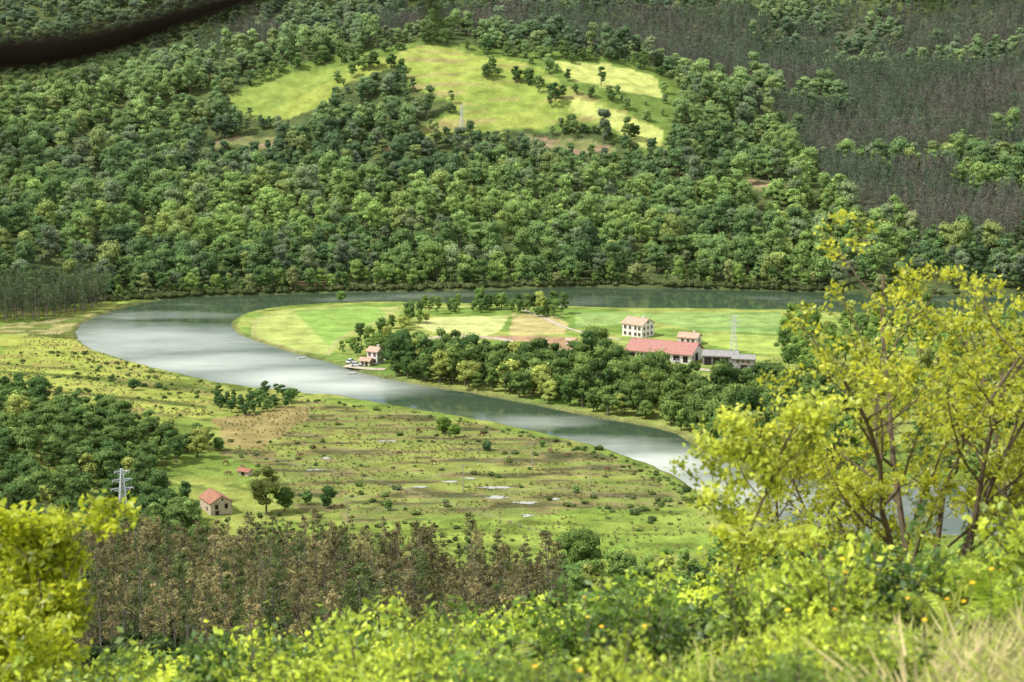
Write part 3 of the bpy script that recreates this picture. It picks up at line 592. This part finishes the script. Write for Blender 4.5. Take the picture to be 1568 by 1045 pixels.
# ------------------------------------------------------------------ vehicles & boats
def car(px,py,th,col):
    x,y=G(px,py);z=float(Zland(x,y));e=bpy.data.objects.new('parked_car',None);sc.collection.objects.link(e);e.location=(x,y,z+.15);e.rotation_euler=(0,0,math.radians(th))
    b=MB()
    def loft(secs,m=0):
        V=[];
        for (xx,w,z0,z1) in secs: V+=[[xx,-w,z0],[xx,w,z0],[xx,w*.95,z1],[xx,-w*.95,z1]]
        Fq=[[0,1,2,3]]
        for i in range(len(secs)-1):
            for j in range(4):
                a=i*4+j;c_=i*4+(j+1)%4;Fq.append([a,a+4,c_+4,c_])
        k=(len(secs)-1)*4;Fq.append([k+3,k+2,k+1,k]);b.add(V,Fq,m)
    loft([(-2.1,.75,.35,.7),(-2.0,.85,.25,.9),(-.9,.88,.2,.95),(1.1,.88,.2,.95),(2.0,.84,.25,.8),(2.15,.72,.35,.6)])
    b.obj('body',[solid('car_paint',col,.35,.05)],e)
    b=MB();V=[[-1.9,-.78,.93],[1.2,-.78,.93],[1.2,.78,.93],[-1.9,.78,.93],[-1.4,-.62,1.45],[.4,-.62,1.45],[.4,.62,1.45],[-1.4,.62,1.45]];b.add(V,CUBE_F);b.obj('cabin',[M_glass],e)
    b=MB();b.box((-.5,0,1.47),(1.75,1.2,.05));b.obj('roof_panel',[solid('car_roof',col,.35,.05)],e)
    b=MB()
    for xx in (-1.3,1.35):
        for yy_ in (-.86,.86):
            b.tube([[xx,yy_-.1,.2],[xx,yy_,.2],[xx,yy_+.1,.2]],[.32,.33,.32],0,12);b.tube([[xx,yy_-.12,.2],[xx,yy_+.12,.2]],[.01,.3],0,10);b.tube([[xx,yy_-.12,.2],[xx,yy_+.12,.2]],[.3,.01],0,10)
    b.obj('wheels',[M_dark],e)
car(545,561,10,(.75,.75,.74));car(537,556,60,(.7,.71,.72));car(1040,556,5,(.6,.6,.62))
def boat(px,py,th):
    x,y=P0(px,py);e=bpy.data.objects.new('rowing_boat',None);sc.collection.objects.link(e);e.location=(x,y,.05);e.rotation_euler=(0,0,math.radians(th));e.scale=(.7,.7,.7)
    b=MB();S=[(-2.6,.5),(-1.5,.8),(0,.95),(1.5,.75),(2.5,.3),(3,.03)];V=[]
    for xx,w in S: V+=[[xx,-w,.6],[xx,-w*.6,-.1],[xx,w*.6,-.1],[xx,w,.6],[xx,w*.85,.6],[xx,w*.5,.1],[xx,-w*.5,.1],[xx,-w*.85,.6]]
    Fq=[]
    for i in range(5):
        for j in range(8): a=i*8+j;c_=i*8+(j+1)%8;Fq.append([a,c_,c_+8,a+8])
    Fq+= [[0,1,6,7],[1,2,5,6],[2,3,4,5]];b.add(V,Fq);b.obj('hull',[M_white],e)
    b=MB()
    for xx in (-1.4,.3): b.box((xx,0,.42),(.3,1.35,.05))
    b.obj('thwarts',[M_frame],e)
boat(538,573,20);boat(462,549,40)
# ------------------------------------------------------------------ pylons, poles, cables
M_steel=solid('galvanised_steel',(.6,.61,.62),.5,.1,metal=.1);M_wood=solid('pole_wood',(.36,.31,.25),.9,.2);M_cable=solid('cable_metal',(.25,.25,.26),.6,.1)
def pylon(px,py,Hh,th,r=.07,xy=None):
    x,y=xy or G(px,py);z=float(Zland(x,y));b=MB();w0=Hh*.085
    def wd(t): return w0*(1-t)**1.1*.9+w0*.16
    T=np.linspace(0,1,9);rings=[]
    for t in T: w=wd(t);rings.append([np.array([sx_*w,sy*w,t*Hh]) for sx_,sy in ((-1,-1),(1,-1),(1,1),(-1,1))])
    for i in range(8):
        for j in range(4):
            k=(j+1)%4;b.tube([rings[i][j],rings[i+1][j]],r*1.4,0,4);b.tube([rings[i][j],rings[i+1][k]],r*.7,0,3);b.tube([rings[i][k],rings[i+1][j]],r*.7,0,3);b.tube([rings[i+1][j],rings[i+1][k]],r*.7,0,3)
    for h_,L in ((.72,.16),(.85,.13),(.97,.10)):
        for s in (-1,1):
            e_=np.array([s*L*Hh,0,h_*Hh]);q=wd(h_)
            for yy_ in (-q,q): b.tube([[s*q,yy_,h_*Hh],e_],r,0,3);b.tube([[s*q,yy_,h_*Hh-.05*Hh],e_],r*.8,0,3)
            b.tube([e_,e_-[0,0,.035*Hh]],r*1.2,0,5)
    b.obj('electricity_pylon',[M_steel],None,(x,y,z),math.radians(th));return np.array([x,y,z+Hh*.95])
pA=pylon(190,822,18.5,20,r=.10);pB=pylon(1123,540,15,0,r=.06);pC=pylon(707,200,16,30,r=.07)
def pole(px,py,Hh):
    x,y=G(px,py);z=float(Zland(x,y));b=MB();b.tube([[0,0,-.5],[0,0,Hh]],[.16,.1],0,7);b.box((0,0,Hh-.4),(1.8,.12,.12))
    for s in (-.8,0,.8): b.tube([[s,0,Hh-.34],[s,0,Hh-.1]],.06,0,5)
    b.obj('utility_pole',[M_wood],None,(x,y,z));return np.array([x,y,z+Hh-.1])
pp=[pole(709,753,8),pole(815,717,8),pole(532,805,8),pole(903,745,6)]
def cable(a,b_,sag,name='power_line',n=24,r=.012,offs=(0,)):
    m_=MB()
    for o_ in offs:
        t=np.linspace(0,1,n)[:,None];p=a+(b_-a)*t;p[:,2]-=(4*sag*t*(1-t))[:,0];p[:,0]+=o_;m_.tube(p,r,0,3)
    m_.obj(name,[M_cable])
cable(pp[2],pp[0],1.5,offs=(-.8,0,.8));cable(pp[0],pp[1],1.5,offs=(-.8,0,.8))
pD=pylon(0,0,17,30,.09,xy=(-330,1230));cable(pC,pD,12,r=.025,offs=(-1.5,1.5));pE=pylon(0,0,17,30,.09,xy=(440,1290));cable(pC,pE,14,r=.025,offs=(-1.5,1.5))
def fence(l):
    p=[np.array(G(*q)) for q in l];b=MB();pr=None
    for a,c_ in zip(p[:-1],p[1:]):
        k=int(np.linalg.norm(c_-a)/4)
        for i in range(k):
            q=a+(c_-a)*i/k;z=float(Zland(q[0],q[1]));b.tube([[q[0],q[1],z-.2],[q[0],q[1],z+1.3]],.07,0,5);cur=np.array([q[0],q[1],z+1.1])
            if pr is not None: b.tube([pr,cur],.02,0,3);b.tube([pr-[0,0,.45],cur-[0,0,.45]],.02,0,3)
            pr=cur
    b.obj('wire_fence',[M_wood])
fence([(560,790),(700,765),(850,752),(1000,770)]);fence([(380,700),(560,735),(720,785),(860,830)]);fence([(890,540),(1000,512),(1190,520)])
# ------------------------------------------------------------------ livestock
def animal(kind):
    me=bpy.data.meshes.new(kind)
    if kind=='horse':
        J=[(0,0,1.3,.30),(.55,0,1.32,.30),(-.5,0,1.32,.32),(.8,0,1.25,.22),(1.1,0,.8,.15),(1.3,0,.4,.12),(1.55,0,.12,.07),
         (.6,.17,.95,.12),(.62,.18,.55,.065),(.6,.18,.05,.06),(.6,-.17,.95,.12),(.5,-.18,.55,.065),(.45,-.18,.05,.06),
         (-.55,.18,.95,.17),(-.68,.18,.55,.075),(-.62,.18,.05,.06),(-.55,-.18,.95,.17),(-.6,-.18,.55,.075),(-.75,-.18,.05,.06),(-.85,0,1.25,.07),(-.95,0,.7,.07),(1.16,.08,.62,.035)]
    else:
        J=[(0,0,1.05,.36),(.55,0,1.08,.32),(-.6,0,1.12,.32),(.85,0,1.1,.2),(1.15,0,.85,.15),(1.35,0,.5,.14),(1.5,0,.2,.09),
         (.55,.2,.7,.12),(.55,.2,.4,.07),(.55,.2,.05,.07),(.55,-.2,.7,.12),(.5,-.2,.4,.07),(.5,-.2,.05,.07),
         (-.6,.2,.75,.17),(-.75,.2,.45,.08),(-.68,.2,.05,.07),(-.6,-.2,.75,.17),(-.72,-.2,.45,.08),(-.7,-.2,.05,.07),(-.95,0,1.15,.05),(-1.0,0,.5,.04),(1.2,.18,.72,.05)]
    E=[(0,1),(0,2),(1,3),(3,4),(4,5),(5,6),(1,7),(7,8),(8,9),(1,10),(10,11),(11,12),(2,13),(13,14),(14,15),(2,16),(16,17),(17,18),(2,19),(19,20),(5,21)]
    me.from_pydata([j[:3] for j in J],E,[]);ob=bpy.data.objects.new(kind+'_t',me);sc.collection.objects.link(ob)
    ob.modifiers.new('s','SKIN');
    for v,j in zip(me.skin_vertices[0].data,J): v.radius=(j[3],j[3])
    me.skin_vertices[0].data[0].use_root=True
    md=ob.modifiers.new('u','SUBSURF');md.levels=1
    bpy.context.view_layer.update();dg=bpy.context.evaluated_depsgraph_get();m2=bpy.data.meshes.new_from_object(ob.evaluated_get(dg));bpy.data.objects.remove(ob);return m2
try:
    hm=animal('horse');cm=animal('cow')
    mb_=solid('horse_coat',(.12,.055,.03),.6,.2);md_=solid('cow_coat',(.30,.17,.09),.7,.25,col2=(.12,.07,.04))
    hm.materials.append(mb_);cm.materials.append(md_)
    for i,(px,py) in enumerate([(345,713),(372,718),(480,792),(481,690),(518,683),(548,700),(612,698),(843,693),(868,700),(665,712),(460,700),(780,705),(738,668),(350,728),(930,722),(640,663)]):
        k='horse' if i%3==0 else 'cow';ob=bpy.data.objects.new(k,hm if k=='horse' else cm);sc.collection.objects.link(ob);x,y=G(px,py);ob.location=(x,y,float(Zland(x,y)));ob.rotation_euler=(0,0,random.uniform(0,6.28))
except Exception as ex: print('ANIMAL FAIL',ex)
# ------------------------------------------------------------------ foreground trees
def fg_tree(name,x,y,Hh,spread,stems,leafcol,seed,leafn=11,ls=.04,lean=(0,0),r0=.05,barkcol=(.13,.095,.06),kids=(9,6,4),clr=.06,prob=1.0,droop=.05):
    rn=random.Random(seed);nr_=np.random.default_rng(seed);mb=MB();z=float(Zland(x,y));LC_=[];LN=[];LL=[]
    def leafs(p,k,rad,cl):
        C=np.array(p)+nr_.normal(size=(k,3))*rad;LC_.append(C);LN.append(nr_.normal(size=(k,3))+np.array([-.3,-.2,.9]));LL.append(np.clip(cl+nr_.normal(size=k)*.15,0,1))
    def grow(p,d,L,r,lev):
        n=6 if lev<2 else 3;pts=[np.array(p)];d=np.array(d,float);d/=np.linalg.norm(d)
        for i in range(n):
            d=d+np.array([rn.gauss(0,.15),rn.gauss(0,.15),rn.gauss(droop if lev else .02,.09)]);d/=np.linalg.norm(d);pts.append(pts[-1]+d*L/n)
        mb.tube(pts,np.linspace(r,max(r*.35,.0028),n+1),0,6 if lev<2 else 4)
        if lev>=3:
            if rn.random()<prob:
                cl=rn.uniform(.05,.9)
                for q in pts[2:]: leafs(q,max(1,int(leafn*rn.uniform(.5,1.3))),clr,cl)
            return
        k=kids[lev]
        for i in range(k):
            t=(.28 if lev==0 else .2)+(.75 if lev else .7)*(i+rn.random()*.8)/k;t=min(t,1);f=t*n;j=min(int(f),n-1);q=pts[j]+(pts[j+1]-pts[j])*(f-j)
            a=rn.uniform(0,6.28);side=np.array([math.cos(a),math.sin(a),rn.uniform(.0,.6)]);nd_=d*.45+side*.8
            grow(q,nd_,L*[.40,.48,.45][lev]*rn.uniform(.6,1.15)*(1.15-t*.5),r*(1-t*.6)*.55,lev+1)
        if lev>=1: leafs(pts[-1],leafn,clr,.6)
    for s in range(stems):
        a=6.28*s/max(stems,1)+rn.uniform(-.4,.4);st=spread*rn.uniform(.5,1.0) if stems>1 else 0
        grow([math.cos(a)*.15*(stems>1),math.sin(a)*.15*(stems>1),-.3],[math.cos(a)*st+lean[0],math.sin(a)*st*.7+lean[1],1],Hh*rn.uniform(.72,1.0),r0*rn.uniform(.7,1),0)
    C=np.concatenate(LC_);N=np.concatenate(LN);mb.leaves(C,N,ls*nr_.uniform(.6,1.3,len(C)),1,np.concatenate(LL),asp=.6,fold=.12)
    print(name,len(C))
    return mb.obj(name,[solid(name+'_bark',barkcol,.9,.3,12),foliage(name+'_leaves',leafcol,.5,.4,1.45,.03)],None,(x,y,z))
def at(px,Y): return (px-784)/F*Y*1.02
YG=(.47,.51,.045)
fg_tree('spring_oak_tree',at(1440,24),24,5.5,.36,5,YG,11,leafn=7,r0=.06,kids=(9,5,4),clr=.055,prob=.78)
fg_tree('spring_oak_tree',at(1600,25),25,5.2,.36,4,YG,12,leafn=7,r0=.05,kids=(9,5,4),clr=.055,prob=.8)
fg_tree('spring_oak_tree',at(1310,26),26,3.6,.42,4,YG,15,leafn=6,r0=.04,kids=(8,5,4),clr=.055,prob=.7)
fg_tree('oak_sapling',at(1112,20),20,3.3,.1,1,(.42,.47,.06),13,leafn=9,r0=.026,kids=(14,5,3),clr=.055,prob=.9)
fg_tree('hazel_bush',at(0,18),18,2.75,.42,7,(.50,.57,.04),14,leafn=8,ls=.045,r0=.035,prob=.8)
fg_tree('young_shrub',at(330,34),34,2.2,.4,3,(.36,.42,.06),16,leafn=8,ls=.045,r0=.025)
# foreground fern and bramble thicket
M_leafn=foliage('near_leaf',None,.4,.4,1.55,.03)
def bush_near(seed,R=.55,n=1200,ls=.033):
    r=np.random.default_rng(seed);mb=MB()
    for s in range(24):
        a=r.uniform(0,6.28);o_=R*r.uniform(.2,1);h=R*r.uniform(.6,1.6);p=np.array([[0,0,-.1],[math.cos(a)*o_*.4,math.sin(a)*o_*.4,h*.6],[math.cos(a)*o_,math.sin(a)*o_,h]])
        mb.tube(p,[.012,.008,.003],0,4);k=n//24;t=r.uniform(.15,1.05,k)[:,None]
        C=p[0]*(1-t)**2+2*p[1]*t*(1-t)+p[2]*t*t+r.normal(size=(k,3))*R*.10;cl=r.uniform(0,1)
        mb.leaves(C,r.normal(size=(k,3))+[0,0,1.0],ls*r.uniform(.6,1.5,k),1,np.clip(cl+r.normal(size=k)*.15,0,1),asp=.6,fold=.1)
    return mb.mesh('thicket_proto',[M_bark,M_leafn])
def fern(seed):
    r=np.random.default_rng(seed);mb=MB()
    for s in range(9):
        a=r.uniform(0,6.28);L=r.uniform(.5,.8);d=np.array([math.cos(a),math.sin(a),0]);sd_=np.array([-d[1],d[0],0]);n=24;t=np.linspace(0,1,n)
        p=d*(L*.55*t**1.3)[:,None]+np.array([0,0,1])*(L*(t-.45*t**2.6))[:,None];mb.tube(p,np.linspace(.005,.0015,n),0,3);cl=r.uniform(.3,.8)
        for i in range(3,n):
            w=L*.2*math.sin(math.pi*min(1,(t[i]-.1)*1.0))+.015
            for sg in (-1,1):
                e_=p[i]+sd_*sg*w*r.uniform(.8,1.1)+d*w*.35-np.array([0,0,w*r.uniform(.1,.5)]);q=(p[min(i+1,n-1)]-p[i])*.42
                mb.add([p[i]-q,e_,e_+q*.1,p[i]+q],[[0,1,2,3]],1,np.clip(cl+r.normal()*.15,0,1))
    return mb.mesh('fern_proto',[M_bark,M_leafn])
def flower(seed,col_):
    r=np.random.default_rng(seed);mb=MB()
    for s in range(2):
        a=r.uniform(0,6.28);q=r.uniform(0,.3);h=r.uniform(.4,.75);p=np.array([math.cos(a)*q,math.sin(a)*q,h]);mb.tube([[p[0]*.5,p[1]*.5,-.05],p],[.004,.002],0,3)
        k=8;an=np.arange(k)/k*6.28;C=p+np.column_stack([np.cos(an),np.sin(an),0*an])*.009;mb.leaves(C,np.tile([0,-.5,1.],(k,1)),.010,1,.6,asp=.7)
    return mb.mesh('flower_proto',[M_bark,col_])
C_near=protocol('proto_near',[bush_near(i) for i in range(4)]);C_fern=protocol('proto_fern',[fern(i) for i in range(4)])
C_flow=protocol('proto_flower',[flower(0,solid('petal_yellow',(.8,.55,.02),.6,.1)),flower(1,solid('petal_yellow_b',(.8,.45,.02),.6,.1))])
C_grass=protocol('proto_grass',[tuft(20+i,60,.10,.008) for i in range(3)])
def corn(X,Y): return (X>1.7+.05*Y)&(Y<13.0+.2*X)
X,Y=jgrid(-14,16,7,46,.55);ok=(np.abs(X)<.29*Y+1.5);dens=ss(fbm(X/2.0,Y/2.0,400),.3,.5)
k=ok&(rng.uniform(size=len(X))<.8*dens+.18)&~corn(X,Y)&(Y>9);n=k.sum()
sb=rng.uniform(.5,1.2,n)*(.5+.6*ss(Y[k],9,18))
pt=ss(fbm(X[k]/1.6,Y[k]/1.6,401)+rng.uniform(-.14,.14,n),.32,.60)
tt_=mixc(pt,(.13,.23,.035),(.46,.56,.06));dk=rng.uniform(size=n)<.10;tt_[dk]=(.08,.15,.03)
scatter('bramble_thicket',C_near,np.column_stack([X[k],Y[k]]),sb,tt_,rng.uniform(.7,1.1,n),npick=4,tilt=.15)
X,Y=jgrid(-14,16,8,40,.8);k=(np.abs(X)<.29*Y+1.5)&(rng.uniform(size=len(X))<.6)&~corn(X,Y)&(Y>15);n=k.sum()
scatter('bracken_ferns',C_fern,np.column_stack([X[k],Y[k]]),rng.uniform(.7,1.25,n),mixc(rng.uniform(size=n),(.30,.42,.05),(.52,.56,.08)),rng.uniform(.8,1.1,n),npick=4,tilt=.2)
X,Y=jgrid(-8,10,7,24,.2);k=(np.abs(X)<.29*Y+1)&(rng.uniform(size=len(X))<.8)&((X>1.0+.05*Y)|(rng.uniform(size=len(X))<.3));n=k.sum()
scatter('foreground_grass',C_grass,np.column_stack([X[k],Y[k]]),rng.uniform(.5,1.2,n),mixc(rng.uniform(size=n),(.26,.33,.05),(.45,.38,.20)),npick=3,tilt=.25)
X,Y=jgrid(0,7,9,20,.7);k=(np.abs(X)<.28*Y)&(rng.uniform(size=len(X))<.28);n=k.sum()
scatter('yellow_wildflowers',C_flow,np.column_stack([X[k],Y[k]]),rng.uniform(.8,1.3,n),np.tile([.2,.2,.05],(n,1)),npick=2)
# overhanging branch from tree standing left of the viewpoint
def RP(px,py,dist): 
    d=ray_dir(px,py);d=d/np.linalg.norm(d);return np.array([0,0,CAMZ])+d*dist
mb=MB()
tr=np.array([-2.6,2.2]);zt=float(Zland(*tr))
mb.tube([[tr[0],tr[1],zt-.3],[tr[0]-.05,tr[1],zt+1],[tr[0]+.1,tr[1]-.05,zt+2.2],[tr[0]+.05,tr[1],zt+3.6]],[.16,.13,.10,.06],0,10)
p=[np.array([tr[0],tr[1],zt+1.3]),RP(-500,60,1.9),RP(-120,90,1.75),RP(60,84,1.7),RP(170,64,1.7),RP(260,32,1.7),RP(340,8,1.7),RP(430,-20,1.7)]
P_=np.array(p);tt=np.linspace(0,len(P_)-1,40);Pi=np.column_stack([np.interp(tt,range(len(P_)),P_[:,k]) for k in range(3)])
for _ in range(4): Pi[1:-1]=(Pi[:-2]+2*Pi[1:-1]+Pi[2:])/4
mb.tube(Pi,np.linspace(.023,.010,40),0,8)
mb.tube([Pi[-1],RP(520,-40,1.7),RP(600,-22,1.7),RP(680,18,1.7)],[.008,.006,.006,.004],0,6)
LCn=[]
for q in (RP(660,10,1.7),RP(1428,2,1.7)): LCn.append(q+rng.normal(size=(4,3))*.006)
LCn=np.concatenate(LCn);mb.leaves(LCn,rng.normal(size=(len(LCn),3)),.014,1,.4)
mb.tube([RP(600,-22,1.7),RP(900,-70,1.7),RP(1300,-40,1.7),RP(1428,-2,1.7)],[.005,.004,.003,.002],0,5)
mb.obj('overhanging_tree',[solid('branch_bark',(.010,.008,.006),1.0,.3,20,spec=0),foliage('branch_leaf',(.06,.10,.02))],smooth=True)
# ------------------------------------------------------------------ light & sky
sd=Vector((math.sin(SUN_AZ)*math.cos(SUN_EL),math.cos(SUN_AZ)*math.cos(SUN_EL),math.sin(SUN_EL)))
ld=bpy.data.lights.new('sun','SUN');ld.energy=4.8;ld.angle=math.radians(.5);ld.color=(1,.97,.91);lo_=bpy.data.objects.new('sun',ld);sc.collection.objects.link(lo_);lo_.rotation_euler=sd.to_track_quat('Z','Y').to_euler()
w=bpy.data.worlds.new('World');sc.world=w;w.use_nodes=True;nt=w.node_tree;nt.nodes.clear()
o=nt.nodes.new('ShaderNodeOutputWorld');bg=nt.nodes.new('ShaderNodeBackground');sk=nt.nodes.new('ShaderNodeTexSky');sk.sky_type='NISHITA';sk.sun_disc=False;sk.sun_elevation=SUN_EL;sk.sun_rotation=SUN_AZ%(2*math.pi)
tc=nt.nodes.new('ShaderNodeTexCoord');nz=nt.nodes.new('ShaderNodeTexNoise');nz.inputs['Scale'].default_value=3.2;nz.inputs['Detail'].default_value=6;nt.links.new(tc.outputs['Generated'],nz.inputs['Vector'])
mx=nt.nodes.new('ShaderNodeMix');mx.data_type='RGBA';mx.inputs[7].default_value=(9.5,9.5,9.4,1);nt.links.new(mr(nt,nz.outputs['Fac'],.15,.97,.40,.54),mx.inputs[0]);nt.links.new(sk.outputs[0],mx.inputs[6]);nt.links.new(mx.outputs[2],bg.inputs[0]);bg.inputs[1].default_value=.15;nt.links.new(bg.outputs[0],o.inputs[0])
